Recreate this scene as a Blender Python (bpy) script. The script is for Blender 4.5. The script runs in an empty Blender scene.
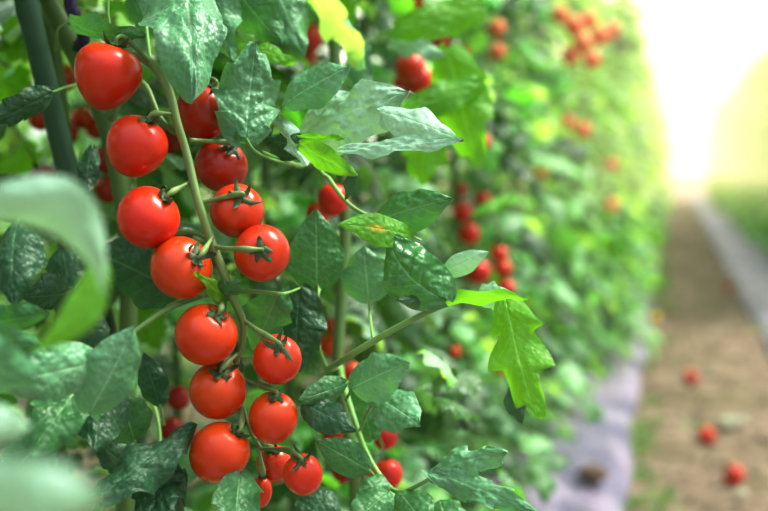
import bpy, math, random
import numpy as np
from mathutils import Vector, Matrix

rng = random.Random(7)
C = bpy.context.scene.collection
PI = math.pi

# ------------------------------------------------------------------ camera
F = 1067.0
CX, CY = 384.0, 255.5
CAMZ = 0.75
YAW, PITCH = math.radians(15.05), math.radians(4.82)
CAM = np.array([0.0, 0.0, CAMZ])
fwd = np.array([-math.sin(YAW) * math.cos(PITCH), math.cos(YAW) * math.cos(PITCH), -math.sin(PITCH)])
rgt = np.array([math.cos(YAW), math.sin(YAW), 0.0])
upv = np.cross(rgt, fwd)


def P(px, py, d):
    """a point of the place, measured off the photograph"""
    return CAM + d * (fwd + rgt * (px - CX) / F + upv * (CY - py) / F)


def proj(p):
    v = np.asarray(p) - CAM
    d = v @ fwd
    return CX + F * (v @ rgt) / d, CY - F * (v @ upv) / d, d


def on_ground(px, py, z=0.0):
    r = fwd + rgt * (px - CX) / F + upv * (CY - py) / F
    return CAM + r * ((z - CAMZ) / r[2])


def nrm(v):
    v = np.asarray(v, float)
    return v / (np.linalg.norm(v) + 1e-12)


cam_data = bpy.data.cameras.new('camera')
cam = bpy.data.objects.new('camera', cam_data)
C.objects.link(cam)
cam.location = CAM
cam.rotation_euler = (PI / 2 - PITCH, 0, YAW)
cam_data.sensor_width = 36.0
cam_data.lens = 36.0 * F / 768.0
cam_data.clip_start = 0.02
cam_data.clip_end = 300
cam_data.dof.use_dof = True
cam_data.dof.focus_distance = 0.655
cam_data.dof.aperture_fstop = 4.1
cam_data.dof.aperture_blades = 0
bpy.context.scene.camera = cam

# ------------------------------------------------------------------ materials


def newmat(name):
    m = bpy.data.materials.new(name)
    m.use_nodes = True
    nt = m.node_tree
    nt.nodes.clear()
    return m, nt, nt.nodes, nt.links


def N(nt, kind, **kw):
    n = nt.nodes.new(kind)
    for k, v in kw.items():
        if k in n.inputs.keys() if hasattr(n.inputs, 'keys') else False:
            n.inputs[k].default_value = v
        else:
            setattr(n, k, v)
    return n


def mathn(nt, op, a, b=None, c=None, clamp=False):
    n = nt.nodes.new('ShaderNodeMath')
    n.operation = op
    n.use_clamp = clamp
    for i, x in enumerate((a, b, c)):
        if x is None:
            continue
        if isinstance(x, (int, float)):
            n.inputs[i].default_value = x
        else:
            nt.links.new(x, n.inputs[i])
    return n.outputs[0]


def mixc(nt, fac, a, b, blend='MIX'):
    n = nt.nodes.new('ShaderNodeMix')
    n.data_type = 'RGBA'
    n.blend_type = blend
    for sock, x in ((n.inputs[0], fac), (n.inputs[6], a), (n.inputs[7], b)):
        if isinstance(x, (int, float)):
            sock.default_value = x
        elif isinstance(x, tuple):
            sock.default_value = (*x, 1) if len(x) == 3 else x
        else:
            nt.links.new(x, sock)
    return n.outputs[2]


def noise(nt, scale, detail=3, vec=None, rough=0.5):
    n = nt.nodes.new('ShaderNodeTexNoise')
    n.inputs['Scale'].default_value = scale
    n.inputs['Detail'].default_value = detail
    n.inputs['Roughness'].default_value = rough
    if vec is not None:
        nt.links.new(vec, n.inputs['Vector'])
    return n.outputs['Fac']


def ramp(nt, fac, stops):
    n = nt.nodes.new('ShaderNodeValToRGB')
    cr = n.color_ramp
    while len(cr.elements) < len(stops):
        cr.elements.new(0.5)
    for e, (p, c) in zip(cr.elements, stops):
        e.position = p
        e.color = (*c, 1) if len(c) == 3 else c
    nt.links.new(fac, n.inputs[0])
    return n.outputs[0]


def leaf_material(name, front, vein, back, trans_col, trans=0.35, rough=0.45, spec=0.5, tinted=False, spot=False, sheen=0.0, painted_sheen=0.0):
    m, nt, nd, lk = newmat(name)
    uv = nd.new('ShaderNodeUVMap').outputs[0]
    sp = nd.new('ShaderNodeSeparateXYZ')
    lk.new(uv, sp.inputs[0])
    u = mathn(nt, 'ABSOLUTE', mathn(nt, 'MULTIPLY_ADD', sp.outputs[0], 2.0, -1.0))
    v = sp.outputs[1]
    # midrib
    mid = mathn(nt, 'SUBTRACT', 1.0, mathn(nt, 'DIVIDE', u, 0.055), clamp=True)
    ph = mathn(nt, 'MULTIPLY_ADD', v, 6.5, mathn(nt, 'MULTIPLY', u, -1.6))
    fr = mathn(nt, 'ABSOLUTE', mathn(nt, 'SUBTRACT', mathn(nt, 'FRACT', mathn(nt, 'ADD', ph, 3.0)), 0.5))
    sv = mathn(nt, 'MULTIPLY', mathn(nt, 'SUBTRACT', fr, 0.445), 18.0, clamp=True)
    sv = mathn(nt, 'MULTIPLY', sv, mathn(nt, 'SUBTRACT', 1.0, mathn(nt, 'POWER', u, 3.0), clamp=True))
    veins = mathn(nt, 'MAXIMUM', mid, mathn(nt, 'MULTIPLY', sv, 0.55))
    geo = nd.new('ShaderNodeNewGeometry')
    obj = nd.new('ShaderNodeTexCoord').outputs['Object']
    n1 = noise(nt, 45, 3, obj)
    n2 = noise(nt, 260, 2, obj)
    base = mixc(nt, mathn(nt, 'MULTIPLY_ADD', n1, 1.6, -0.35, clamp=True), tuple(c * 0.72 for c in front), tuple(min(1, c * 1.3) for c in front))
    tcol = trans_col
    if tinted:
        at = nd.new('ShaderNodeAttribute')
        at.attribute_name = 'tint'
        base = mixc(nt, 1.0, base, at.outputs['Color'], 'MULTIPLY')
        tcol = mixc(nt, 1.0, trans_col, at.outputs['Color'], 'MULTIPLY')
    if painted_sheen:  # whitish sky sheen on the blade, painted in as noise patches
        n3 = noise(nt, 28, 5, obj, .65)
        base = mixc(nt, mathn(nt, 'MULTIPLY', mathn(nt, 'MULTIPLY_ADD', n3, 5.0, -2.3, clamp=True), painted_sheen), base, (.36, .58, .40))
    base = mixc(nt, mathn(nt, 'MULTIPLY', veins, 0.95), base, vein)
    if spot:
        vm = nd.new('ShaderNodeVectorMath')
        vm.operation = 'DISTANCE'
        lk.new(uv, vm.inputs[0])
        vm.inputs[1].default_value = (0.5, 0.52, 0)
        ds = mathn(nt, 'SUBTRACT', 1.0, mathn(nt, 'DIVIDE', vm.outputs['Value'], 0.16), clamp=True)
        ds = mathn(nt, 'MULTIPLY', ds, mathn(nt, 'MULTIPLY_ADD', n2, 2.2, -0.1, clamp=True))
        base = mixc(nt, ds, base, (0.85, 0.60, 0.03))
        tcol = mixc(nt, ds, tcol, (1.0, 0.75, 0.03))
    col = mixc(nt, geo.outputs['Backfacing'], base, mixc(nt, mathn(nt, 'MULTIPLY', veins, 0.6), back, vein))
    b = nd.new('ShaderNodeBsdfPrincipled')
    lk.new(col, b.inputs['Base Color'])
    lk.new(mathn(nt, 'MULTIPLY_ADD', n1, 0.25, rough - 0.1), b.inputs['Roughness'])
    b.inputs['Specular IOR Level'].default_value = spec
    if sheen:
        b.inputs['Sheen Weight'].default_value = sheen
        b.inputs['Sheen Roughness'].default_value = 0.45
        b.inputs['Sheen Tint'].default_value = (0.85, 1.0, 0.95, 1)
    bp = nd.new('ShaderNodeBump')
    bp.inputs['Strength'].default_value = 0.8
    bp.inputs['Distance'].default_value = 0.0028
    vor = nd.new('ShaderNodeTexVoronoi')
    vor.feature = 'SMOOTH_F1'
    vor.inputs['Scale'].default_value = 330
    lk.new(obj, vor.inputs['Vector'])
    hgt = mathn(nt, 'SUBTRACT', mathn(nt, 'MULTIPLY', n1, 1.2), mathn(nt, 'MULTIPLY', veins, 0.12))
    hgt = mathn(nt, 'SUBTRACT', hgt, mathn(nt, 'MULTIPLY', vor.outputs['Distance'], 0.45))
    lk.new(hgt, bp.inputs['Height'])
    lk.new(bp.outputs[0], b.inputs['Normal'])
    t = nd.new('ShaderNodeBsdfTranslucent')
    if isinstance(tcol, tuple):
        tcol = mixc(nt, mathn(nt, 'MULTIPLY', veins, 0.4), tcol, tuple(min(1, c * 1.4) for c in trans_col))
    lk.new(tcol, t.inputs['Color'])
    mx = nd.new('ShaderNodeMixShader')
    mx.inputs[0].default_value = trans
    lk.new(b.outputs[0], mx.inputs[1])
    lk.new(t.outputs[0], mx.inputs[2])
    out = nd.new('ShaderNodeOutputMaterial')
    lk.new(mx.outputs[0], out.inputs['Surface'])
    return m


M = {}
M['mid'] = leaf_material('leaf_mid_green', (0.046, 0.20, 0.060), (0.20, 0.44, 0.18), (0.14, 0.30, 0.16), (0.14, 0.48, 0.05), 0.28, sheen=0.1, painted_sheen=.15, rough=.4, spec=.6)
M['dark'] = leaf_material('leaf_dark_green', (0.018, 0.100, 0.036), (0.07, 0.22, 0.09), (0.05, 0.15, 0.08), (0.06, 0.25, 0.03), 0.18, sheen=0.05, painted_sheen=.08, rough=.4)
M['grey'] = leaf_material('leaf_grey_green', (0.115, 0.33, 0.16), (0.34, 0.58, 0.36), (0.20, 0.38, 0.24), (0.14, 0.45, 0.08), 0.25, rough=0.40, spec=.6, sheen=0.15, painted_sheen=.45)
M['pale'] = leaf_material('leaf_pale_green', (0.42, 0.66, 0.50), (0.55, 0.76, 0.55), (0.46, 0.64, 0.50), (0.28, 0.60, 0.20), 0.25, rough=0.40, spec=.6, sheen=0.3, painted_sheen=.6)
M['glossy'] = leaf_material('leaf_glossy_green', (0.055, 0.25, 0.060), (0.18, 0.46, 0.15), (0.10, 0.28, 0.12), (0.14, 0.48, 0.04), 0.25, rough=0.30, spec=0.8, painted_sheen=.25)
M['lime'] = leaf_material('leaf_sunlit_green', (0.13, 0.37, 0.025), (0.32, 0.62, 0.12), (0.18, 0.44, 0.05), (0.28, 0.70, 0.02), 0.5, rough=0.4)  # yellow-green of backlit leaves painted into the colour
M['limespot'] = leaf_material('leaf_sunlit_spotted', (0.13, 0.40, 0.03), (0.32, 0.62, 0.12), (0.18, 0.44, 0.05), (0.28, 0.78, 0.02), 0.5, rough=0.4, spot=True)  # same painted backlight, plus the leaf's own yellow spots
M['dry'] = leaf_material('leaf_dry_pale', (0.42, 0.44, 0.34), (0.55, 0.52, 0.42), (0.45, 0.42, 0.36), (0.4, 0.4, 0.2), 0.2)
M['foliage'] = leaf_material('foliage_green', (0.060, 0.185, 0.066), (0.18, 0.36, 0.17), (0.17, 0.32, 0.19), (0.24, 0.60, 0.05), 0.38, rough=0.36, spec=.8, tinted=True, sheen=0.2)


def stem_material(name, c1, c2, scale=60, rough=0.5, bump=0.3, stretch=8.0):
    m, nt, nd, lk = newmat(name)
    tc = nd.new('ShaderNodeTexCoord').outputs['Object']
    mp = nd.new('ShaderNodeMapping')
    mp.inputs['Scale'].default_value = (1, 1, 1 / stretch)
    lk.new(tc, mp.inputs[0])
    n = noise(nt, scale, 4, mp.outputs[0])
    n2 = noise(nt, 900, 2, tc)
    col = ramp(nt, n, [(0.3, c1), (0.72, c2)])
    b = nd.new('ShaderNodeBsdfPrincipled')
    lk.new(col, b.inputs['Base Color'])
    b.inputs['Roughness'].default_value = rough
    b.inputs['Subsurface Weight'].default_value = 0.0
    b.inputs['Sheen Weight'].default_value = 0.08
    bp = nd.new('ShaderNodeBump')
    bp.inputs['Strength'].default_value = bump
    bp.inputs['Distance'].default_value = 0.0006
    lk.new(mathn(nt, 'ADD', n, mathn(nt, 'MULTIPLY', n2, 0.5)), bp.inputs['Height'])
    lk.new(bp.outputs[0], b.inputs['Normal'])
    out = nd.new('ShaderNodeOutputMaterial')
    lk.new(b.outputs[0], out.inputs['Surface'])
    return m


M['truss'] = stem_material('truss_green', (0.10, 0.19, 0.045), (0.23, 0.34, 0.11), 90)
M['stem'] = stem_material('main_stem_green', (0.055, 0.125, 0.022), (0.12, 0.23, 0.05), 40)
M['petiole'] = stem_material('petiole_green', (0.14, 0.33, 0.07), (0.26, 0.48, 0.14), 50)
M['calyx'] = stem_material('calyx_green', (0.016, 0.050, 0.014), (0.060, 0.13, 0.030), 120, 0.55, 0.4, 1.0)
M['stake'] = stem_material('stake_green_coating', (0.014, 0.068, 0.030), (0.026, 0.100, 0.045), 70, 0.45, 0.25, 6)
M['cord'] = stem_material('purple_cord', (0.012, 0.008, 0.04), (0.04, 0.02, 0.10), 300, 0.7, 0.8, 1)
M['wood'] = stem_material('dry_stalk', (0.12, 0.09, 0.05), (0.26, 0.21, 0.13), 60)


def tomato_material(name, deep, bright, shoulder):
    m, nt, nd, lk = newmat(name)
    tc = nd.new('ShaderNodeTexCoord').outputs['Object']
    oi = nd.new('ShaderNodeObjectInfo')
    sp = nd.new('ShaderNodeSeparateXYZ')
    lk.new(tc, sp.inputs[0])
    n = noise(nt, 40, 3, tc)
    col = mixc(nt, mathn(nt, 'MULTIPLY_ADD', n, 1.5, -0.25, clamp=True), deep, bright)
    # local z is the stalk axis: shoulders round the calyx run more orange
    sh = mathn(nt, 'MULTIPLY', mathn(nt, 'SUBTRACT', sp.outputs[2], 0.007), 60.0, clamp=True)
    col = mixc(nt, mathn(nt, 'MULTIPLY', sh, 0.5), col, shoulder)
    vor = nd.new('ShaderNodeTexVoronoi')
    vor.inputs['Scale'].default_value = 420
    lk.new(tc, vor.inputs['Vector'])
    fl = mathn(nt, 'LESS_THAN', vor.outputs['Distance'], 0.13)
    col = mixc(nt, mathn(nt, 'MULTIPLY', fl, 0.07), col, (1.0, 0.45, 0.15))
    hs = nd.new('ShaderNodeHueSaturation')
    lk.new(col, hs.inputs['Color'])
    lk.new(mathn(nt, 'MULTIPLY_ADD', oi.outputs['Random'], 0.010, 0.499), hs.inputs['Hue'])
    b = nd.new('ShaderNodeBsdfPrincipled')
    lk.new(hs.outputs[0], b.inputs['Base Color'])
    b.inputs['Roughness'].default_value = 0.27
    b.inputs['Specular IOR Level'].default_value = 0.45
    b.inputs['Subsurface Weight'].default_value = 0.12
    b.inputs['Subsurface Radius'].default_value = (0.006, 0.0015, 0.0008)
    b.inputs['Subsurface Scale'].default_value = 0.6
    b.inputs['Coat Weight'].default_value = 0.12
    b.inputs['Coat Roughness'].default_value = 0.3
    bp = nd.new('ShaderNodeBump')
    bp.inputs['Strength'].default_value = 0.08
    bp.inputs['Distance'].default_value = 0.001
    lk.new(noise(nt, 500, 2, tc), bp.inputs['Height'])
    lk.new(bp.outputs[0], b.inputs['Normal'])
    out = nd.new('ShaderNodeOutputMaterial')
    lk.new(b.outputs[0], out.inputs['Surface'])
    return m


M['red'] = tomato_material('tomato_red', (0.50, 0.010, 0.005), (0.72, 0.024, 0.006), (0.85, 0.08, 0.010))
M['shadedred'] = tomato_material('tomato_shaded_red', (0.34, 0.006, 0.006), (0.50, 0.010, 0.008), (0.62, 0.03, 0.01))  # red darkened to paint the shade on fruit behind leaves
M['orange'] = tomato_material('tomato_orange_red', (0.58, 0.014, 0.005), (0.74, 0.034, 0.007), (0.88, 0.12, 0.012))
M['peach'] = tomato_material('tomato_sunlit_orange', (0.80, 0.16, 0.06), (0.92, 0.28, 0.12), (0.9, 0.4, 0.2))  # fruit colour lightened to paint the haze over it
M['yellow'] = tomato_material('tomato_yellow', (0.80, 0.50, 0.05), (0.85, 0.60, 0.10), (0.7, 0.6, 0.1))

# ------------------------------------------------------------------ mesh helpers


def mesh_obj(name, verts, faces, mat, parent=None, uv=None, tint=None, smooth=True, mats=None, fmat=None):
    me = bpy.data.meshes.new(name)
    me.from_pydata([tuple(v) for v in verts], [], [tuple(f) for f in faces])
    if uv is not None:
        l = me.uv_layers.new(name='UVMap')
        idx = np.empty(len(me.loops), dtype=np.int32)
        me.loops.foreach_get('vertex_index', idx)
        l.data.foreach_set('uv', np.asarray(uv, dtype=np.float32)[idx].ravel())
    if tint is not None:
        a = me.color_attributes.new('tint', 'FLOAT_COLOR', 'POINT')
        t = np.ones((len(verts), 4), dtype=np.float32)
        t[:, :3] = tint
        a.data.foreach_set('color', t.ravel())
    if smooth:
        me.polygons.foreach_set('use_smooth', np.ones(len(me.polygons), dtype=bool))
    if mats:
        for x in mats:
            me.materials.append(x)
        me.polygons.foreach_set('material_index', np.asarray(fmat, dtype=np.int32))
    else:
        me.materials.append(mat)
    me.update()
    o = bpy.data.objects.new(name, me)
    C.objects.link(o)
    if parent is not None:
        o.parent = parent
    return o


def tag(o, label=None, cat=None, group=None, kind=None):
    if label:
        o['label'] = label
    if cat:
        o['category'] = cat
    if group:
        o['group'] = group
    if kind:
        o['kind'] = kind
    return o


def empty(name, loc=(0, 0, 0)):
    o = bpy.data.objects.new(name, None)
    o.location = loc
    o.empty_display_size = 0.02
    C.objects.link(o)
    return o


def spline(pts, n):
    """Catmull-Rom through pts"""
    pts = [np.asarray(p, float) for p in pts]
    if len(pts) == 2:
        return [pts[0] + (pts[1] - pts[0]) * t for t in np.linspace(0, 1, n)]
    e = [2 * pts[0] - pts[1]] + pts + [2 * pts[-1] - pts[-2]]
    out = []
    segs = len(pts) - 1
    for k in range(n):
        t = k / (n - 1) * segs
        i = min(int(t), segs - 1)
        t -= i
        a, b, c, d = e[i], e[i + 1], e[i + 2], e[i + 3]
        out.append(0.5 * ((2 * b) + (c - a) * t + (2 * a - 5 * b + 4 * c - d) * t * t + (-a + 3 * b - 3 * c + d) * t ** 3))
    return out


def tube(pts, radii, sides=10, n=None, caps=True):
    n = n or max(8, 6 * len(pts))
    if len(pts) == 2 and n > 8:
        n = 8
    rr = np.interp(np.linspace(0, 1, n), np.linspace(0, 1, len(radii)), radii)
    c = spline(pts, n)
    V, Fc = [], []
    t0 = nrm(c[1] - c[0])
    ref = np.array([0, 0, 1.0]) if abs(t0[2]) < 0.9 else np.array([1.0, 0, 0])
    x = nrm(np.cross(t0, ref))
    for i in range(n):
        t = nrm(c[min(i + 1, n - 1)] - c[max(i - 1, 0)])
        x = nrm(x - t * (x @ t))
        y = np.cross(t, x)
        for k in range(sides):
            a = 2 * PI * k / sides
            V.append(c[i] + rr[i] * (x * math.cos(a) + y * math.sin(a)))
    for i in range(n - 1):
        for k in range(sides):
            k2 = (k + 1) % sides
            Fc.append((i * sides + k, i * sides + k2, (i + 1) * sides + k2, (i + 1) * sides + k))
    if caps:
        Fc.append(tuple(reversed(range(sides))))
        Fc.append(tuple((n - 1) * sides + k for k in range(sides)))
    return V, Fc


class MB:
    def __init__(s):
        s.V, s.F, s.U, s.T, s.n = [], [], [], [], 0

    def add(s, V, Fc, uv=None, tint=None):
        V = np.asarray(V, float)
        s.V.append(V)
        s.F.extend([tuple(i + s.n for i in f) for f in Fc])
        if uv is not None:
            s.U.append(np.asarray(uv))
        if tint is not None:
            s.T.append(np.tile(np.asarray(tint, float), (len(V), 1)))
        s.n += len(V)

    def build(s, name, mat, parent=None):
        return mesh_obj(name, np.concatenate(s.V), s.F, mat, parent,
                        np.concatenate(s.U) if s.U else None, np.concatenate(s.T) if s.T else None)


# ------------------------------------------------------------------ leaf blade


def blade(L=1.0, W=0.6, nu=16, nv=40, teeth=6, tooth=0.22, round_=0.75, bend=0.6, cup=0.25, fold=0.0,
          quilt=0.02, ruffle=0.05, twist=0.0, seed=0, side_curve=0.0, asym=0.0, halfcurl=0.0, point=0.25):
    """local frame: base at origin, tip along +y, upper face +z. Returns verts, faces, uvs; length L."""
    r = random.Random(seed)
    vs = np.linspace(0, 1, nv + 1)
    us = np.linspace(-1, 1, nu + 1)
    p1, p2, p3, p4 = [r.uniform(0, 6.28) for _ in range(4)]
    tj = [r.uniform(0.55, 1.25) for _ in range(40)]
    V, U = [], []
    # centre line
    yc, zc, xc = 0.0, 0.0, 0.0
    cy, cz, cx, ang = [], [], [], []
    for v in vs:
        a = bend * (v - 0.15) ** 1.0
        cy.append(yc)
        cz.append(zc)
        cx.append(xc)
        ang.append(a)
        yc += L / nv * math.cos(a)
        zc -= L / nv * math.sin(a)
        xc += L / nv * side_curve * (2 * v - 1)
    for i, v in enumerate(vs):
        w0 = 0.5 * W * (math.sin(PI * min(1, v ** round_ * 0.985 + 0.015)) ** 0.72)
        if v > 0.72:
            w0 *= 1 - point * ((v - 0.72) / 0.28) ** 1.3
        for j, u in enumerate(us):
            s = 1 if u >= 0 else 0
            tv = v * teeth + (0.35 * s)
            t = tv % 1.0
            k = int(tv) + 20 * s
            tt = (t ** 1.3) * (1 - max(0, (t - 0.86) / 0.14)) if tooth > 0.12 else (0.5 - 0.5 * math.cos(2 * PI * t))
            amp = tooth * tj[k % 40] * min(1, v * 5)
            w = w0 * (1 - amp + 1.5 * amp * tt)
            w *= 1 + asym * (1 if s else -1)
            au = abs(u)
            x = u * w
            # margins sweep toward the tip, base lobes sweep back a little
            dy = L * (0.055 * au ** 2 * tt * (tooth > 0.12) - 0.07 * au ** 2 * max(0, 1 - v * 5))
            ph = v * 6.5 - au * 1.6
            q = abs(math.sin(PI * (ph + 0.0)))
            cell = tj[(int(ph + 3) + 13 * s) % 40]
            z = quilt * 0.5 * L * (q ** 0.5) * min(1, au * 6) * (1 - 0.6 * au) * cell
            z += quilt * 0.30 * L * math.sin(v * 23 + p1 + 4 * u + 2 * math.sin(v * 9 + u * 5)) * math.sin(u * 8 + p2 + 3 * math.sin(v * 7))
            z += quilt * 0.20 * L * math.sin(v * 47 + u * 11 + p3) * math.sin(u * 19 + v * 13 + p4)
            z += ruffle * L * au ** 1.7 * math.sin(v * 13 + (p3 if s else p4) + 1.2 * u)
            z -= cup * W * (u * u) * 0.5 * (0.3 + w0 / (0.5 * W + 1e-9) * 0.7)
            z += fold * abs(x)
            if halfcurl and u * halfcurl > 0:
                z -= abs(halfcurl) * W * au ** 2 * 0.6
                x *= 1 - 0.25 * abs(halfcurl) * au
            tw = twist * v
            x2 = x * math.cos(tw) - z * math.sin(tw)
            z2 = x * math.sin(tw) + z * math.cos(tw)
            a = ang[i]
            V.append((cx[i] + x2, cy[i] + dy * math.cos(a) + z2 * math.sin(a), cz[i] + z2 * math.cos(a) - dy * math.sin(a)))
            U.append((u * 0.5 + 0.5, v))
    Fc = []
    n1 = nu + 1
    for i in range(nv):
        for j in range(nu):
            a = i * n1 + j
            Fc.append((a, a + 1, a + n1 + 1, a + n1))
    tipi = nv * n1 + nu // 2
    return np.array(V), Fc, np.array(U), tipi


def place_blade(V, tipi, B, T, nrmv):
    B, T = np.asarray(B), np.asarray(T)
    tip = V[tipi]
    # rotate about local x (and z) so chord lies along +y
    ch = nrm(tip)
    x = nrm(np.array([ch[1], -ch[0], 0.0]))
    z = np.cross(x, ch)
    R = np.stack([x, ch, z])  # rows: new axes
    W = V @ R.T
    s = np.linalg.norm(T - B) / np.linalg.norm(tip)
    Y = nrm(T - B)
    Z = nrm(nrmv - Y * (nrmv @ Y))
    X = np.cross(Y, Z)
    return B + s * (W[:, :1] * X + W[:, 1:2] * Y + W[:, 2:3] * Z)


def rot_axis(v, ax, a):
    ax = nrm(ax)
    return v * math.cos(a) + np.cross(ax, v) * math.sin(a) + ax * (ax @ v) * (1 - math.cos(a))


def hero_leaf(plant, base, tip, width, roll=0, mat='mid', stalk=None, seed=0, label=None, nu=18, nv=44, srad=1.5, **kw):
    B, T = P(*base), P(*tip)
    d = (base[2] + tip[2]) / 2
    W = width * d / F
    L = np.linalg.norm(T - B)
    V, Fc, U, ti = blade(1.0, W / L, nu, nv, seed=seed + 11, **kw)
    mid = (B + T) / 2
    n0 = nrm(CAM - mid)
    n0 = rot_axis(n0, T - B, math.radians(roll))
    V = place_blade(V, ti, B, T, n0)
    o = mesh_obj('leaf', V - B, Fc, M[mat], plant, U)
    o.location = B
    if label:
        o['label'] = label
    if stalk is not None:
        S = [np.zeros(3)] + [P(*s) - B for s in stalk]
        r = srad * d / F
        # stalk continues a little way as raised midrib
        tv, tf = tube(S, [r * 0.8, r, r * 1.15], 8)
        mesh_obj('petiole', tv, tf, M['petiole'], o)
    return o


# ------------------------------------------------------------------ tomato
def tomato_verts(r, ry, taper=0.10, seed=0, nu=40, nv=26):
    """axis +z: stalk end up"""
    q = random.Random(seed)
    ph = q.uniform(0, 6)
    V, Fc = [], []
    for i in range(nv + 1):
        th = PI * i / nv
        for k in range(nu):
            a = 2 * PI * k / nu
            rr = math.sin(th) ** 0.94 if 0 < th < PI else 0
            z = math.cos(th)
            sc = 1 + taper * z * 0.55
            lob = 1 + 0.012 * math.sin(5 * a + ph) * max(0, z) + 0.012 * math.sin(2 * a + ph)
            zz = z * ry
            # dimple under the calyx and a faint point at the blossom end
            zz -= ry * 0.11 * math.exp(-((rr / 0.24) ** 2)) * (1 if z > 0 else 0)
            if z < 0:
                zz -= ry * 0.03 * math.exp(-((rr / 0.16) ** 2))
            V.append((r * rr * sc * lob * math.cos(a), r * rr * sc * lob * math.sin(a), zz))
    for i in range(nv):
        for k in range(nu):
            k2 = (k + 1) % nu
            Fc.append((i * nu + k, (i + 1) * nu + k, (i + 1) * nu + k2, i * nu + k2))
    return V, Fc


def calyx_verts(r, ry, seed=0, n=5, length=0.85, lift=0.3):
    """star of narrow curling sepals on the top of the fruit"""
    q = random.Random(seed)
    mb = MB()
    z0 = ry * 0.86
    tv, tf = tube([(0, 0, z0 - ry * 0.02), (0, 0, z0 + ry * 0.05), (0, 0, z0 + ry * 0.12)], [r * 0.19, r * 0.20, r * 0.11], 12, 6)
    mb.add(tv, tf)
    for k in range(n):
        a = 2 * PI * k / n + q.uniform(-0.22, 0.22)
        Ls = r * length * 0.85 * q.uniform(0.7, 1.15)
        curl = q.uniform(0.3, 1.5) * lift * 4.2 - .3
        tw = q.uniform(-0.8, 0.8)
        side = q.uniform(-0.35, 0.35)
        seg = 10
        pts, x, z = [], r * 0.08, z0 + ry * 0.06
        ang = 0.25
        cur = []
        for s in range(seg + 1):
            t = s / seg
            cur.append((x, z, ang))
            ang = 0.30 - 0.9 * t * (1 - t) * 2 * (1 if curl < 1.2 else .2) + curl * t ** 1.5
            x += Ls / seg * math.cos(ang)
            z += Ls / seg * math.sin(ang)
        V, Fc = [], []
        for s, (x, z, an) in enumerate(cur):
            t = s / seg
            w = r * 0.115 * (math.sin(PI * (0.15 + 0.85 * t) ** 0.8) ** 0.8 if t < 1 else 0) + 0.00002
            # keep above the fruit skin
            if x < r * 0.98:
                zs = ry * math.sqrt(max(0, 1 - (x / (r * 1.03)) ** 2))
                if x < r * 0.3:
                    zs -= 0
                z = max(z, zs * 1.0 + r * 0.02)
            for j, u in enumerate((-1, -0.5, 0, 0.5, 1)):
                yy = u * w * math.cos(tw * t) + side * r * t * t
                zz = z + u * w * math.sin(tw * t) - abs(u) * w * 0.35 + 0.0004
                V.append((x * math.cos(a) - yy * math.sin(a), x * math.sin(a) + yy * math.cos(a), zz))
        for s in range(seg):
            for j in range(4):
                b = s * 5 + j
                Fc.append((b, b + 1, b + 6, b + 5))
        mb.add(V, Fc)
    return mb


def frame_matrix(loc, axis, spin=0.0):
    z = nrm(axis)
    ref = np.array([0, 0, 1.0]) if abs(z[2]) < 0.95 else np.array([1.0, 0, 0])
    x = nrm(np.cross(ref, z))
    y = np.cross(z, x)
    m = Matrix(((x[0], y[0], z[0], loc[0]), (x[1], y[1], z[1], loc[1]), (x[2], y[2], z[2], loc[2]), (0, 0, 0, 1)))
    return m @ Matrix.Rotation(spin, 4, 'Z')


def hero_tomato(c, rx, ry, cal, att, label, mat='red', seed=0, front=None, taper=0.1, sep=5, length=0.8, lift=0.3, mid=None, group=None):
    """c=(px,py,d) centre, rx, ry in photo pixels, cal = px of the calyx, att = (px,py,d) where the stalk joins the truss"""
    px, py, d = c
    k = d / F
    r, rr = rx * k, ry * k
    a, b = (cal[0] - px) / rx, -(cal[1] - py) / ry
    l2 = a * a + b * b
    if l2 >= 0.94:
        s = math.sqrt(0.94 / l2)
        a, b = a * s, b * s
        l2 = 0.94
    w = math.sqrt(1 - l2)
    if front is not None:
        w = front
    ctr = P(px, py, d)
    ax = nrm(rgt * a + upv * b - nrm(ctr - CAM) * w)
    root = empty('tomato', ctr)
    tag(root, label, 'tomato', group or 'ripe cherry tomatoes on the near truss')
    V, Fc = tomato_verts(r, rr * (1 if abs(b) > 0.4 else 1), taper, seed)
    # express in root frame: bake orientation into a child matrix
    fm = frame_matrix((0, 0, 0), ax, seed * 1.3)
    f = mesh_obj('fruit', V, Fc, M[mat], root)
    f.matrix_local = fm
    cb = calyx_verts(r, rr, seed, sep, length, lift)
    co = cb.build('calyx', M['calyx'], root)
    co.matrix_local = fm
    if att is not None:
        A = P(*att) - ctr
        s0 = ax * rr * 0.86
        s1 = ax * rr * 1.22
        pts = [s0, s1]
        if mid is not None:
            pts += [P(*m) - ctr for m in mid]
        pts += [A]
        q = 1.9 * k
        tv, tf = tube(pts, [q * 1.5, q, q * 1.0, q * 1.9, q * 1.1, q * 1.2], 9, 22)
        mesh_obj('pedicel', tv, tf, M['truss'], root)
    return root


# ================================================================== HERO PLANT (near truss)
plantA = empty('tomato_plant', (P(128, 330, 0.80)[0], P(128, 330, 0.80)[1], 0))
tag(plantA, 'sharp near tomato plant carrying the long truss of ripe tomatoes beside the green stake', 'tomato plant')
offA = np.array(plantA.location)
plantB = empty('tomato_plant', (P(338, 380, 0.86)[0], P(338, 380, 0.86)[1], 0))
tag(plantB, 'tomato plant whose leafy shoot reaches over toward the path', 'tomato plant')
offB = np.array(plantB.location)


def ptube(plant, off, name, pts, radpx, mat, sides=10, n=None, world_tail=None):
    W = [P(*p) for p in pts]
    rad = [r * p[2] / F for r, p in zip(radpx, pts)]
    if world_tail is not None:
        for wp, r in world_tail:
            W.append(np.array(wp))
            rad.append(r)
    tv, tf = tube(W, rad, sides, n)
    o = mesh_obj(name, np.array(tv) - off, tf, M[mat], plant)
    return o


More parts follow.
